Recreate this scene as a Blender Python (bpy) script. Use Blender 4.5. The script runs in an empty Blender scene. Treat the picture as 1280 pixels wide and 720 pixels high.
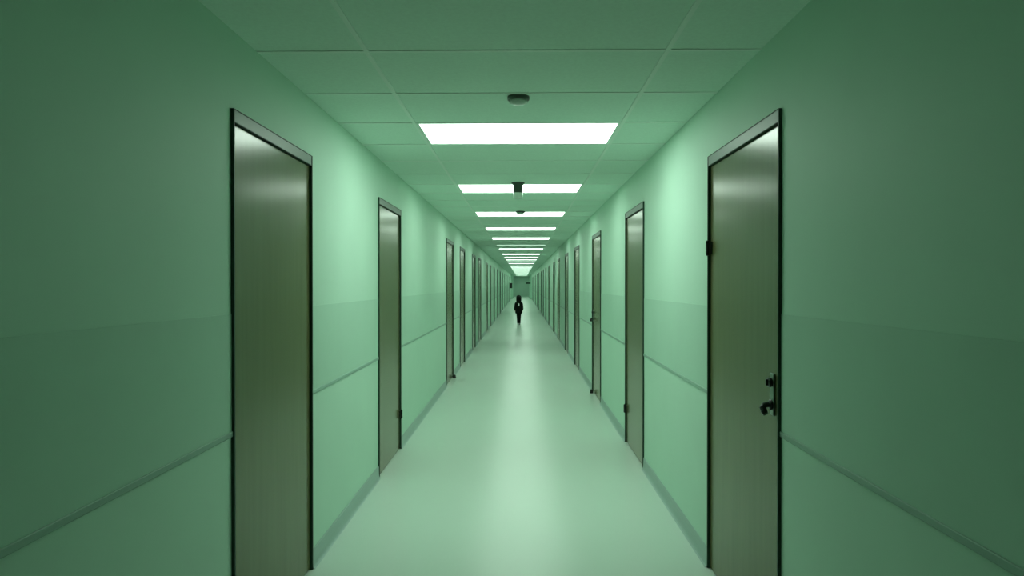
import bpy, bmesh, math, random
from mathutils import Vector, Matrix
random.seed(4)
C = bpy.context.scene.collection

# ---------------------------------------------------------------- dimensions
XL, XR = -1.068, 0.954          # corridor walls
ZC = 2.380                      # ceiling
EYE = 1.443
Y0, Y1 = -9.0, 78.0             # corridor ends
DOOR_H = 2.09                   # top of door frame
F, YAW, PITCH = 839.67, 0.0147, 0.0057

# ---------------------------------------------------------------- helpers
def link(name, bm, mats, parent=None, smooth=False):
    me = bpy.data.meshes.new(name)
    bmesh.ops.recalc_face_normals(bm, faces=bm.faces)
    bm.to_mesh(me); bm.free()
    for m in (mats if isinstance(mats, (list, tuple)) else [mats]):
        me.materials.append(m)
    if smooth:
        for p in me.polygons: p.use_smooth = True
    o = bpy.data.objects.new(name, me); C.objects.link(o)
    if parent: o.parent = parent
    return o

def empty(name, loc):
    o = bpy.data.objects.new(name, None); C.objects.link(o)
    o.location = loc; o.empty_display_size = .1
    return o

def tag(o, label, cat, group=None, kind=None):
    o['label'] = label; o['category'] = cat
    if group: o['group'] = group
    if kind: o['kind'] = kind
    return o

def box(bm, x0, x1, y0, y1, z0, z1, mi=0, bev=0.0):
    if x0 > x1: x0, x1 = x1, x0
    if y0 > y1: y0, y1 = y1, y0
    vs = [bm.verts.new((x, y, z)) for x in (x0, x1) for y in (y0, y1) for z in (z0, z1)]
    fs = []
    for idx in ((0,1,3,2),(4,6,7,5),(0,4,5,1),(2,3,7,6),(0,2,6,4),(1,5,7,3)):
        f = bm.faces.new([vs[i] for i in idx]); f.material_index = mi; fs.append(f)
    if bev:
        es = list({e for f in fs for e in f.edges})
        r = bmesh.ops.bevel(bm, geom=es, offset=bev, segments=2, affect='EDGES', profile=.5)
        for f in r['faces']: f.material_index = mi
    return vs

def lathe(bm, prof, axis='z', origin=(0,0,0), seg=32, mi=0):
    """prof: list of (radius, height) ; closed with caps"""
    o = Vector(origin)
    rings = []
    for r, h in prof:
        ring = []
        for k in range(seg):
            a = 2*math.pi*k/seg
            c, s = r*math.cos(a), r*math.sin(a)
            p = {'z': (c, s, h), 'x': (h, c, s), 'y': (c, h, s)}[axis]
            ring.append(bm.verts.new(o + Vector(p)))
        rings.append(ring)
    for a, b in zip(rings, rings[1:]):
        for k in range(seg):
            f = bm.faces.new((a[k], a[(k+1)%seg], b[(k+1)%seg], b[k])); f.material_index = mi
    for r in (rings[0], rings[-1]):
        f = bm.faces.new(r); f.material_index = mi

def tube(bm, pts, rad, seg=12, mi=0):
    pts = [Vector(p) for p in pts]
    rings = []
    for i, p in enumerate(pts):
        d = (pts[min(i+1, len(pts)-1)] - pts[max(i-1, 0)]).normalized()
        u = d.orthogonal().normalized() if i == 0 else (u - d*u.dot(d)).normalized()
        v = d.cross(u)
        r = rad[i] if isinstance(rad, (list, tuple)) else rad
        rings.append([bm.verts.new(p + (u*math.cos(2*math.pi*k/seg) + v*math.sin(2*math.pi*k/seg))*r) for k in range(seg)])
    for a, b in zip(rings, rings[1:]):
        for k in range(seg):
            f = bm.faces.new((a[k], a[(k+1)%seg], b[(k+1)%seg], b[k])); f.material_index = mi
    bm.faces.new(rings[0]).material_index = mi
    bm.faces.new(rings[-1]).material_index = mi

# ---------------------------------------------------------------- materials
def mat(name, col, rough=.5, metal=0.0, spec=.5, noise=None, bump=None, emit=None):
    m = bpy.data.materials.new(name); m.use_nodes = True
    nt = m.node_tree; b = nt.nodes['Principled BSDF']
    b.inputs['Base Color'].default_value = (*col, 1)
    b.inputs['Roughness'].default_value = rough
    b.inputs['Metallic'].default_value = metal
    b.inputs['Specular IOR Level'].default_value = spec
    tc = nt.nodes.new('ShaderNodeTexCoord')
    if noise:
        sc, stretch, amt = noise
        mp = nt.nodes.new('ShaderNodeMapping'); mp.inputs['Scale'].default_value = stretch
        n = nt.nodes.new('ShaderNodeTexNoise'); n.inputs['Scale'].default_value = sc
        n.inputs['Detail'].default_value = 4
        r = nt.nodes.new('ShaderNodeValToRGB')
        r.color_ramp.elements[0].position = .3; r.color_ramp.elements[1].position = .7
        r.color_ramp.elements[0].color = (*[c*(1-amt) for c in col], 1)
        r.color_ramp.elements[1].color = (*[min(1, c*(1+amt)) for c in col], 1)
        nt.links.new(tc.outputs['Object'], mp.inputs[0]); nt.links.new(mp.outputs[0], n.inputs[0])
        nt.links.new(n.outputs[0], r.inputs[0]); nt.links.new(r.outputs[0], b.inputs['Base Color'])
    if bump:
        sc, st = bump
        n2 = nt.nodes.new('ShaderNodeTexNoise'); n2.inputs['Scale'].default_value = sc
        bp = nt.nodes.new('ShaderNodeBump'); bp.inputs['Strength'].default_value = st
        bp.inputs['Distance'].default_value = .001
        nt.links.new(tc.outputs['Object'], n2.inputs[0]); nt.links.new(n2.outputs[0], bp.inputs['Height'])
        nt.links.new(bp.outputs[0], b.inputs['Normal'])
    if emit:
        b.inputs['Emission Color'].default_value = (*emit[0], 1)
        b.inputs['Emission Strength'].default_value = emit[1]
    return m

M = {
 'wall':   mat('wall_paint', (.56, .80, .655), .58, noise=(3, (1,1,1), .015)),
 'guard':  mat('wall_guard_vinyl', (.49, .72, .585), .55, noise=(5, (1,1,1), .015)),
 'strip':  mat('guard_shade_strip', (.33, .50, .42), .5),  # darker colour stands in for the shade under the guard panel
 'base':   mat('baseboard_vinyl', (.37, .50, .46), .4),
 'floor':  mat('floor_vinyl', (.67, .80, .71), .27, spec=.48, noise=(1.2, (1,.3,1), .03)),
 'ceil':   mat('ceiling_tile', (.71, .90, .79), .85, noise=(60, (1,1,1), .03)),
 'grid':   mat('ceiling_grid_metal', (.78, .92, .83), .5),
 'leaf':   mat('door_laminate', (.145, .150, .068), .22, spec=.45, noise=(26, (1,1,.06), .05)),
 'jamb':   mat('door_jamb_metal', (.022, .060, .038), .5, spec=.3),
 'head':   mat('door_head_metal', (.15, .20, .17), .42, metal=.1),
 'black':  mat('black_hardware', (.012, .016, .013), .35),
 'steel':  mat('satin_steel', (.26, .31, .27), .38, metal=.8),
 'detd':   mat('sensor_dark_plastic', (.06, .09, .07), .4),
 'detl':   mat('sensor_pale_plastic', (.45, .55, .48), .4),
 'lens':   mat('pale_lens_plastic', (.85, .95, .88), .25),
 'lamp':   mat('light_diffuser_lit', (.8, .9, .85), .5, emit=((.81, 1.0, .86), 9.2)),
 'lampm':  mat('light_diffuser_medium', (.8, .9, .85), .5, emit=((.80, 1.0, .85), 6.0)),
 'lampd':  mat('light_diffuser_dim', (.8, .9, .85), .5, emit=((.68, 1.0, .77), .55)),
 'lampw':  mat('light_diffuser_weak', (.8, .9, .85), .5, emit=((.76, 1.0, .83), 4.4)),  # far panels, simply set to a lower emission
 'end':    mat('end_wall_paint', (.42, .60, .50), .6),
 'skin':   mat('skin', (.50, .33, .25), .5),
 'coat':   mat('black_coat_cloth', (.006, .008, .007), .8, spec=.1),
 'trou':   mat('black_trouser_cloth', (.005, .007, .006), .85, spec=.1),
 'hair':   mat('black_hair', (.004, .005, .004), .6, spec=.15),
 'shoe':   mat('black_shoe_leather', (.010, .010, .010), .35),
 'patch':  mat('pale_patch_cloth', (.75, .75, .72), .7),
}

# ---------------------------------------------------------------- door positions (outer frame, along the corridor)
LEFT = [(2.45,3.38),(4.97,5.87),(9.46,10.38),(11.54,12.48),(14.37,15.32),(16.5,17.45),(20.0,20.95),(22.2,23.15),(25.3,26.25),
        (28.6,29.55),(32.5,33.45),(36.6,37.55),(41,41.95),(45.6,46.55),(50.4,51.35),(55.2,56.15),(60,60.95),(72,72.95)]
RIGHT = [(2.48,3.43),(5.25,6.16),(8.1,9.05),(11.13,12.08),(13.8,14.75),(16.85,17.8),(19.47,20.42),(23.0,23.95),(26.1,27.05),
         (29.2,30.15),(32.6,33.55),(36.8,37.75),(41.2,42.15),(46,46.95),(51,51.95),(56,56.95),(60.6,61.55),(73,73.95)]

def gaps(doors, a=Y0, b=Y1):
    out, y = [], a
    for d0, d1 in doors:
        out.append((y, d0)); y = d1
    out.append((y, b)); return out

# ---------------------------------------------------------------- room shell
def wall(name, X, out, doors):
    bm = bmesh.new(); T = .15*out
    for a, b in gaps(doors): box(bm, X, X+T, a, b, -.1, ZC+.1)
    for a, b in doors:
        box(bm, X, X+T, a, b, DOOR_H, ZC+.1)
        box(bm, X+.10*out, X+T, a, b, -.1, DOOR_H)          # wall behind the closed leaf
    bmesh.ops.remove_doubles(bm, verts=bm.verts, dist=1e-5)
    return link(name, bm, M['wall'])
tag(wall('wall_left', XL, -1, LEFT), 'pale green painted left corridor wall with a row of doors', 'wall', kind='structure')
tag(wall('wall_right', XR, 1, RIGHT), 'pale green painted right corridor wall with a row of doors', 'wall', kind='structure')
bm = bmesh.new(); box(bm, XL, XR, Y1, Y1+.15, -.1, ZC+.1)
tag(link('wall_back', bm, M['end']), 'small plain wall closing the far end of the corridor', 'wall', kind='structure')
bm = bmesh.new(); box(bm, XL, XR, Y0-.15, Y0, -.1, ZC+.1)
tag(link('wall_front', bm, M['wall']), 'plain wall closing the corridor behind the viewer', 'wall', kind='structure')
bm = bmesh.new(); box(bm, XL-.1, XR+.1, Y0-.1, Y1+.1, -.1, 0)
tag(link('floor', bm, M['floor']), 'shiny pale green vinyl corridor floor with soft light streak', 'floor', kind='structure')

# ---------------------------------------------------------------- ceiling, grid, lights
TX0, TX1 = -.625, .583                         # edges of the wide middle tile row
G0 = 3.90                                      # a cross joint of the grid
LIGHTS = [(G0,'lit')] + [(G0+2.4*k, 'medium') for k in range(1,5)] + [(15.9,'dim'), (17.7,'medium'), (20.7,'medium')]
y = 23.1
while y < 76.5:  # last few panels are added to brighten the end wall
    LIGHTS.append((y, 'dim' if abs(y-32.7) < .3 else 'weak')); y += 2.4
bm = bmesh.new()
box(bm, XL, TX0, Y0, Y1, ZC, ZC+.08); box(bm, TX1, XR, Y0, Y1, ZC, ZC+.08)
y = Y0
for ly, _ in LIGHTS:
    box(bm, TX0, TX1, y, ly, ZC, ZC+.08); box(bm, TX0, TX1, ly, ly+.6, ZC+.06, ZC+.08); y = ly+.6
box(bm, TX0, TX1, y, Y1, ZC, ZC+.08)
tag(link('ceiling', bm, M['ceil']), 'pale green suspended tile ceiling of the corridor', 'ceiling', kind='structure')
bm = bmesh.new()
lset = [round(l, 2) for l, _ in LIGHTS]
for X in (TX0, TX1): box(bm, X-.010, X+.010, Y0+.002, Y1-.002, ZC-.0035, ZC+.001)
k = -21
while G0+.6*k < Y1-.1:
    yy = G0+.6*k
    box(bm, XL+.001, XR-.001, yy-.010, yy+.010, ZC-.003, ZC+.001); k += 1
tag(link('trim_1', bm, M['grid']), 'thin metal grid bars between the ceiling tiles', 'ceiling grid', kind='structure')

def make_light(kind):
    root = empty('ceiling_light', (0, 0, ZC))
    cx, w, l = (TX0+TX1)/2, TX1-TX0, .6
    bm = bmesh.new(); t = .013
    x0, x1 = cx-w/2+.0105, cx+w/2-.0105; y0, y1 = .0105, l-.0105
    box(bm, x0, x1, y0, y0+t, -.002, .03); box(bm, x0, x1, y1-t, y1, -.002, .03)
    box(bm, x0, x0+t, y0+t, y1-t, -.002, .03); box(bm, x1-t, x1, y0+t, y1-t, -.002, .03)
    link('light_frame', bm, M['grid'], root)
    bm = bmesh.new(); box(bm, x0+t, x1-t, y0+t, y1-t, .003, .02)
    d = link('diffuser', bm, M[{'lit':'lamp','medium':'lampm','dim':'lampd','weak':'lampw'}[kind]], root)
    return root
def copy_tree(o, parent=None):
    c = o.copy(); C.objects.link(c); c.parent = parent
    for ch in [q for q in bpy.data.objects if q.parent == o and q != c]: copy_tree(ch, c)
    return c
ORD = ['nearest','second','third','fourth','fifth','sixth','seventh','eighth','ninth','tenth','eleventh','twelfth','thirteenth','fourteenth',
       'fifteenth','sixteenth','seventeenth','eighteenth','nineteenth','twentieth','twenty-first','twenty-second','twenty-third','twenty-fourth',
       'twenty-fifth','twenty-sixth','twenty-seventh','twenty-eighth','twenty-ninth','thirtieth','thirty-first','thirty-second','thirty-third','thirty-fourth']
proto = {'lit': make_light('lit'), 'medium': make_light('medium'), 'dim': make_light('dim'), 'weak': make_light('weak')}; used = set()
NOTE = {0: 'nearest and largest glowing white ceiling light panel, just past the first dark smoke detector',
        1: 'second glowing ceiling light panel, with the pale-bottomed fixture hanging in front of it',
        2: 'third glowing ceiling light panel, with a small smoke detector at its near edge'}
for i, (ly, kd) in enumerate(LIGHTS):
    if kd in used: o = copy_tree(proto[kd])
    else: o = proto[kd]; used.add(kd)
    o.location = (0, ly, ZC)
    lab = NOTE.get(i, ('%s %s rectangular ceiling light panel counted from the viewer' % (ORD[i], {'lit':'bright glowing','medium':'bright glowing','weak':'softly glowing','dim':'dimmed'}[kd])))
    tag(o, lab, 'ceiling light', 'recessed light panels along the corridor ceiling')

# ---------------------------------------------------------------- baseboards and wall guards (between the doors)
def strips(name, X, s, doors, prof, m, label, cat, pad=0.0):
    """prof: closed outline (distance from wall, z); s points into the corridor"""
    bm = bmesh.new()
    for a, b in gaps(doors, Y0+.001, Y1-.001):
        if b-a < .02: continue
        a += pad; b -= pad
        A = [bm.verts.new((X+s*d, a, z)) for d, z in prof]; B = [bm.verts.new((X+s*d, b, z)) for d, z in prof]
        n = len(prof)
        for k in range(n): bm.faces.new((A[k], A[(k+1)%n], B[(k+1)%n], B[k]))
        bm.faces.new(A); bm.faces.new(B)
    return tag(link(name, bm, m), label, cat, kind='structure')
bp = [(0,0),(.022,0),(.014,.006),(.009,.016),(.007,.03),(.006,.086),(.002,.092),(0,.092)]
gp = [(0,.902),(.002,.902),(.002,1.3325),(.0012,1.333),(0,1.333)]
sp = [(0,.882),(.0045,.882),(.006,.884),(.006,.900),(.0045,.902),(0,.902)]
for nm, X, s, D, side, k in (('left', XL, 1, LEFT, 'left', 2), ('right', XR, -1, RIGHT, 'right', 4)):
    strips('baseboard_'+nm, X, s, D, bp, M['base'], 'grey-green vinyl baseboard along the %s wall' % side, 'baseboard')
    strips('trim_%d' % k, X, s, D, gp, M['guard'], 'slightly darker green guard panel along the %s wall' % side, 'wall panel')
    strips('trim_%d' % (k+1), X, s, D, sp, M['strip'], 'thin strip coloured as the shadow line under the guard panel of the %s wall' % side, 'wall strip')

# ---------------------------------------------------------------- doors
# built in the door's own frame: u = into the corridor (+x), y from near to far edge, origin at near bottom corner on the wall face
def door(n, X, s, y0, y1, label, hinge=(), handle=None, low=False):
    root = empty('door_%d' % n, (X, y0, 0)); W = y1-y0
    tag(root, label, 'door', kind='structure')
    P, J, H = .012, .011, .048
    e = .0008
    def bx(bm, u0, u1, a, b, c, d, mi=0, bev=0): box(bm, s*u0, s*u1, a, b, c, d, mi, bev)
    for a, b in ((e, J), (W-J, W-e)):
        bm = bmesh.new(); bx(bm, -.09, P, a, b, 0.0005, DOOR_H-e, bev=.001)
        link('door_jamb', bm, M['jamb'], root)
    bm = bmesh.new()
    bx(bm, -.09, P-.002, J+e, W-J-e, DOOR_H-H, DOOR_H-.004, 0)
    bx(bm, -.09, P, J+e, W-J-e, DOOR_H-.004, DOOR_H-e, 1)
    bx(bm, -.09, P, J+e, W-J-e, DOOR_H-H-.003, DOOR_H-H, 1)
    link('door_head', bm, [M['head'], M['jamb']], root)
    bm = bmesh.new(); bx(bm, -.050, -.002, J+.003, W-J-.003,   .006, DOOR_H-H-.006, bev=.0015)
    leaf = link('door_leaf', bm, M['leaf'], root)
    for hz in hinge:
        bm = bmesh.new()
        lathe(bm, [(.001,-.040),(.007,-.038),(.010,-.033),(.010,-.015),(.009,-.014),(.009,-.012),(.010,-.011),(.010,.033),(.007,.038),(.001,.040)],
              'z', (s*.016, W-J-.012, hz), 16)
        bx(bm, -.001, .010, W-J-.035, W-J-.012, hz-.03, hz+.03)
        link('hinge', bm, M['black'], root)
    if handle:
        hy = handle; u = -.002
        bm = bmesh.new(); bx(bm, u, u+.008, hy-.020, hy+.020, .945, 1.105, bev=.003)
        pl = link('door_handle', bm, M['steel'], leaf)
        bm = bmesh.new()
        lathe(bm, [(.017, s*.006), (.019, s*.012), (.018, s*.018), (.012, s*.021)], 'x', (0, hy, 1.070), 20)
        bx(bm, .020, .028, hy-.005, hy+.005, 1.058, 1.082, bev=.002)
        link('lock_turn', bm, M['black'], leaf)
        bm = bmesh.new()
        lathe(bm, [(.019, s*.006), (.021, s*.010), (.017, s*.014), (.011, s*.016)], 'x', (0, hy, .985), 20)
        tube(bm, [(s*.012,hy,.985),(s*.024,hy,.985),(s*.033,hy+.001,.983),(s*.038,hy-.002,.974),(s*.038,hy-.012,.962),(s*.034,hy-.020,.953)],
             [.010,.010,.011,.013,.013,.010], 12)
        link('lever', bm, M['black'], leaf)
    if low:
        bm = bmesh.new(); bx(bm, -.002, .006, .06, W-.06, .012, .10, bev=.001)
        link('kick_plate', bm, M['head'], leaf)
    return root

n = 1
for side, X, s, D in (('left', XL, 1, LEFT), ('right', XR, -1, RIGHT)):
    for i, (a, b) in enumerate(D):
        if i == len(D)-1: lab = 'farthest door on the %s wall, near the end of the corridor' % side
        elif i == 0 and side == 'left': lab = 'large nearest brown door on the left wall, with no visible handle'
        elif i == 0: lab = 'large nearest brown door on the right wall, with dark lever handle'
        else: lab = '%s brown door from the viewer along the %s wall' % (ORD[i], side)
        hinge = {('right',0): (1.625,), ('left',1): (.31,), ('right',1): (.31,)}.get((side, i), ())
        hd = {('right',0): .085, ('right',2): .84}.get((side, i))
        door(n, X, s, a, b, lab, hinge, hd); n += 1

def door_stop(X, s, y, label):
    bm = bmesh.new()
    lathe(bm, [(.001,0),(.024,0.0005),(.026,.006),(.022,.018),(.019,.045),(.015,.052),(.001,.054)], 'z', (0,0,0), 20)
    o = link('door_stop', bm, M['black'], smooth=True); o.location = (X+s*.032, y, 0)
    tag(o, label, 'door stop', 'floor door stops')
door_stop(XL, 1, 10.30, 'small black door stop on the floor by the third left door')
door_stop(XR, -1, 8.9, 'small black door stop on the floor by the third right door')

# ---------------------------------------------------------------- ceiling sensors
def at(px, py, Z):        # point of pixel (px,py) on the horizontal plane at height Z
    x = (px-640)/F; u = (360-py)/F
    d = Vector((x, 1, u))
    d.rotate(Matrix.Rotation(-PITCH, 3, 'X')); d.rotate(Matrix.Rotation(YAW, 3, 'Z'))
    t = (Z-EYE)/d.z
    return Vector((d.x*t, d.y*t, Z))
def smoke(px, py, r, label):
    p = at(px, py, ZC-.004)
    root = empty('smoke_detector', p)
    tag(root, label, 'smoke detector', 'smoke detectors on the corridor ceiling')
    bm = bmesh.new(); lathe(bm, [(r*.98,0.004),(r,-.004),(r*.97,-.012),(r*.86,-.016),(r*.4,-.016)], 'z', (0,0,0), 40)
    link('detector_base', bm, M['detd'], root, True)
    bm = bmesh.new(); lathe(bm, [(r*.80,-.0165),(r*.80,-.020),(r*.72,-.027),(r*.55,-.032),(r*.2,-.034),(.001,-.034)], 'z', (0,0,0), 40)
    h = link('sensor_chamber', bm, M['detl'], root, True)
    bm = bmesh.new()
    for k in range(10):
        a = 2*math.pi*k/10
        vs = box(bm, r*.76, r*.83, -.006, .006, -.025, -.0168)
        bmesh.ops.rotate(bm, verts=vs, cent=(0,0,0), matrix=Matrix.Rotation(a, 3, 'Z'))
    link('vent_ribs', bm, M['detl'], h)
smoke(648, 122, .056, 'larger nearest dark smoke detector on the ceiling before the first light')
smoke(650.5, 264.5, .060, 'smaller dark smoke detector at the near edge of the third light')
p = at(647.5, 228.5, ZC-.002)
root = empty('ceiling_sensor', p)
tag(root, 'small hanging ceiling fixture, dark tapering body and pale glassy bottom', 'sensor')
bm = bmesh.new(); lathe(bm, [(.060,0.002),(.062,-.004),(.056,-.012),(.046,-.022),(.042,-.055),(.038,-.088),(.036,-.092)], 'z', (0,0,0), 32)
link('sensor_body', bm, M['detd'], root, True)
bm = bmesh.new(); lathe(bm, [(.034,-.092),(.043,-.093),(.045,-.098),(.045,-.128),(.042,-.140),(.034,-.146),(.001,-.148)], 'z', (0,0,0), 32)
link('lens_cover', bm, M['lens'], root, True)

# ---------------------------------------------------------------- far portal
bm = bmesh.new()
box(bm, XL, XL+.20, 66.0, 66.5, 0, ZC, bev=.01)
tag(link('trim_6', bm, M['wall']), 'left pilaster of the far portal', 'pilaster', kind='structure')
bm = bmesh.new()
box(bm, XR-.22, XR, 66.0, 66.5, 0, ZC, bev=.01)
tag(link('trim_7', bm, M['wall']), 'right pilaster of the far portal', 'pilaster', kind='structure')
root = empty('wall_box', (XL, 58.5, 1.09))
tag(root, 'dark box hung at eye height on the left wall near the far end', 'wall box')
bm = bmesh.new(); box(bm, 0.0005, .22, -.15, .15, 0, .45, bev=.012); link('box_body', bm, M['black'], root)
bm = bmesh.new(); box(bm, .2205, .232, -.13, .13, .02, .43, bev=.004); link('box_lid', bm, M['detd'], root)
root = empty('bracket_sign', (XR-.22, 65.8, 1.47))
tag(root, 'small dark sign projecting from the far right pilaster', 'sign')
bm = bmesh.new(); box(bm, -.34, .10, -.02, .02, 0, .15, bev=.005); link('sign_panel', bm, M['jamb'], root)
bm = bmesh.new(); box(bm, .02, .08, .0205, .20, .04, .11, bev=.004); link('sign_bracket', bm, M['black'], root)

# ---------------------------------------------------------------- person (seen from behind, walking away)
def skin_mesh(name, verts, edges, radii, m, parent, root=0, sub=2):
    me = bpy.data.meshes.new(name); me.from_pydata([Vector(v) for v in verts], edges, [])
    me.materials.append(m)
    o = bpy.data.objects.new(name, me); C.objects.link(o); o.parent = parent
    sk = o.modifiers.new('skin', 'SKIN'); sk.use_smooth_shade = True; sk.branch_smoothing = .4
    if not me.skin_vertices: me.attributes  # layer is made with the modifier
    for i, r in enumerate(radii):
        sv = me.skin_vertices[0].data[i]
        sv.radius = (r, r) if not isinstance(r, tuple) else r
        sv.use_root = (i == root)
    ss = o.modifiers.new('sub', 'SUBSURF'); ss.levels = sub; ss.render_levels = sub
    return o

def blob(bm, c, r, seg=20, rings=14, fn=None):
    c = Vector(c)
    b = bmesh.ops.create_uvsphere(bm, u_segments=seg, v_segments=rings, radius=1)
    for v in b['verts']:
        p = v.co.copy()
        if fn: p = fn(p)
        v.co = Vector((p.x*r[0], p.y*r[1], p.z*r[2])) + c

def loft(bm, secs, seg=24):
    """secs: (cx, cy, z, rx, ry)"""
    rings = []
    for cx, cy, z, rx, ry in secs:
        rings.append([bm.verts.new((cx+rx*math.cos(2*math.pi*k/seg), cy+ry*math.sin(2*math.pi*k/seg), z)) for k in range(seg)])
    for a, b in zip(rings, rings[1:]):
        for k in range(seg): bm.faces.new((a[k], a[(k+1)%seg], b[(k+1)%seg], b[k]))
    bm.faces.new(rings[0]); bm.faces.new(rings[-1])

PX, PY = -.110, 23.9
person = empty('person', (PX, PY, 0))
tag(person, 'small dark figure in black coat and trousers walking away down the corridor', 'person')
# continuous body; figure faces +y (away), height about 1.06 m
V, E_, R_ = [], [], []
def av(p, r, link_to=None):
    V.append(p); R_.append(r); i = len(V)-1
    if link_to is not None: E_.append((link_to, i))
    return i
pel = av((0,0,.53), (.062,.048))
bel = av((0,.002,.60), (.060,.046), pel)
che = av((0,-.002,.70), (.068,.050), bel)
upc = av((0,-.004,.775), (.060,.044), che)
nec = av((0,0,.832), .026, upc)
hd0 = av((0,.010,.876), (.058,.062), nec)
hd1 = av((0,.006,.945), (.080,.086), hd0)
hd2 = av((0,.000,1.000), (.066,.068), hd1)
tips = {}
for s in (-1, 1):
    sh = av((s*.083,-.004,.782), .030, upc)
    el = av((s*.122,-.012 if s > 0 else .012,.645), .021, sh)
    wr = av((s*.130,.012 if s > 0 else .045,.525), .0135, el)
    pm = av((s*.131,.017 if s > 0 else .052,.492), (.018,.011), wr)
    for q, (dy, ln) in enumerate(((.016,.031),(.006,.035),(-.005,.033),(-.015,.027))):
        k1 = av((s*.132, V[pm][1]+dy, .470), .0052, pm)
        k2 = av((s*.130, V[pm][1]+dy+.003, .470-ln*.5), .0047, k1)
        av((s*.125, V[pm][1]+dy+.004, .470-ln), .0040, k2)
    t1 = av((s*.122, V[pm][1]+.020, .495), .0060, pm)
    av((s*.117, V[pm][1]+.026, .474), .0050, t1)
    hip = av((s*.036,0,.47), .048, pel)
    step = .035 if s < 0 else -.030
    kn = av((s*.034, step*.6+.012, .275), .034, hip)
    an = av((s*.028, step, .060), .020, kn)
    av((s*.030, step+.075, .022), .018, an)
    tips[s] = (kn, an, step)
skin_mesh('body', V, E_, R_, M['skin'], person)
# face (turned away): nose, ears, eyes, mouth
bm = bmesh.new()
blob(bm, (0,.083,.935), (.008,.011,.012)); link('nose', bm, M['skin'], person, True)
for s in (-1,1):
    bm = bmesh.new(); blob(bm, (s*.070,.004,.936), (.006,.011,.017)); link('ear', bm, M['skin'], person, True)
    bm = bmesh.new(); blob(bm, (s*.025,.0745,.948), (.010,.006,.006)); link('eye', bm, M['black'], person, True)
bm = bmesh.new(); blob(bm, (0,.072,.905), (.016,.006,.004)); link('mouth', bm, mat('lips', (.42,.20,.17), .5), person, True)
# hair: cap plus shoulder-length back
bm = bmesh.new()
blob(bm, (0,-.004,.966), (.094,.094,.094), 28, 20, lambda p: Vector((p.x, min(p.y, .25 + .75*max(0, p.z)) if p.z < .75 else p.y, p.z)))
loft(bm, [(0,-.052,.762,.050,.018),(0,-.054,.775,.074,.028),(0,-.052,.810,.084,.036),(0,-.046,.850,.090,.046),(0,-.040,.900,.093,.056),(0,-.032,.950,.092,.062),(0,-.026,.990,.080,.062)], 28)
link('hair', bm, M['hair'], person, True)
# coat: torso loft to below the hips, collar and sleeves
bm = bmesh.new()
loft(bm, [(0,.0,.400,.118,.084),(0,0,.412,.124,.090),(0,0,.47,.126,.090),(0,0,.55,.122,.086),(0,.001,.62,.114,.080),(0,0,.70,.112,.078),
          (0,-.003,.755,.104,.067),(0,-.003,.790,.100,.062),(0,-.002,.815,.080,.050),(0,0,.840,.042,.040)], 32)
coat = link('coat', bm, M['coat'], person, True)
for s in (-1, 1):
    bm = bmesh.new()
    ey, wy = (-.012, .010) if s > 0 else (.012, .042)
    tube(bm, [(s*.070,-.003,.785),(s*.092,-.004,.772),(s*.108,-.008,.730),(s*.122,ey,.648),(s*.131,(ey+wy)/2,.585),(s*.131,wy,.510)],
         [.034,.042,.044,.040,.036,.029], 16)
    link('sleeve', bm, M['coat'], coat, True)
bm = bmesh.new(); blob(bm, (0,-.080,.715), (.026,.010,.052)); link('back_patch', bm, M['patch'], coat, True)
bm = bmesh.new()
blob(bm, (0,0,.47), (.082,.062,.075))
link('trouser_seat', bm, M['trou'], person, True)
for s in (-1, 1):
    _, _, st = tips[s]
    bm = bmesh.new()
    tube(bm, [(s*.037,0,.49),(s*.036,st*.3+.004,.38),(s*.034,st*.6+.010,.275),(s*.030,st*.85,.16),(s*.028,st,.055)], [.056,.050,.041,.036,.033], 16)
    link('trouser_leg', bm, M['trou'], person, True)
    bm = bmesh.new()
    blob(bm, (s*.030, st+.030, .026), (.027,.074,.027), 20, 12, lambda p: Vector((p.x, p.y, max(p.z, -.95))))
    link('shoe', bm, M['shoe'], person, True)

# ---------------------------------------------------------------- world, camera, view
w = bpy.data.worlds.new('World'); bpy.context.scene.world = w; w.use_nodes = True
w.node_tree.nodes['Background'].inputs[0].default_value = (.01,.02,.015,1)
w.node_tree.nodes['Background'].inputs[1].default_value = 0.0
cam = bpy.data.cameras.new('camera'); co = bpy.data.objects.new('camera', cam); C.objects.link(co)
cam.sensor_width = 36; cam.lens = F/1280*36; cam.clip_start = .02; cam.clip_end = 300
co.location = (0, 0, EYE); co.rotation_euler = (math.pi/2-PITCH, 0, YAW)
sc = bpy.context.scene; sc.camera = co
sc.view_settings.view_transform = 'Standard'; sc.view_settings.look = 'None'
sc.view_settings.gamma = 1; sc.view_settings.use_curve_mapping = False
sc.view_settings.exposure = 0.0
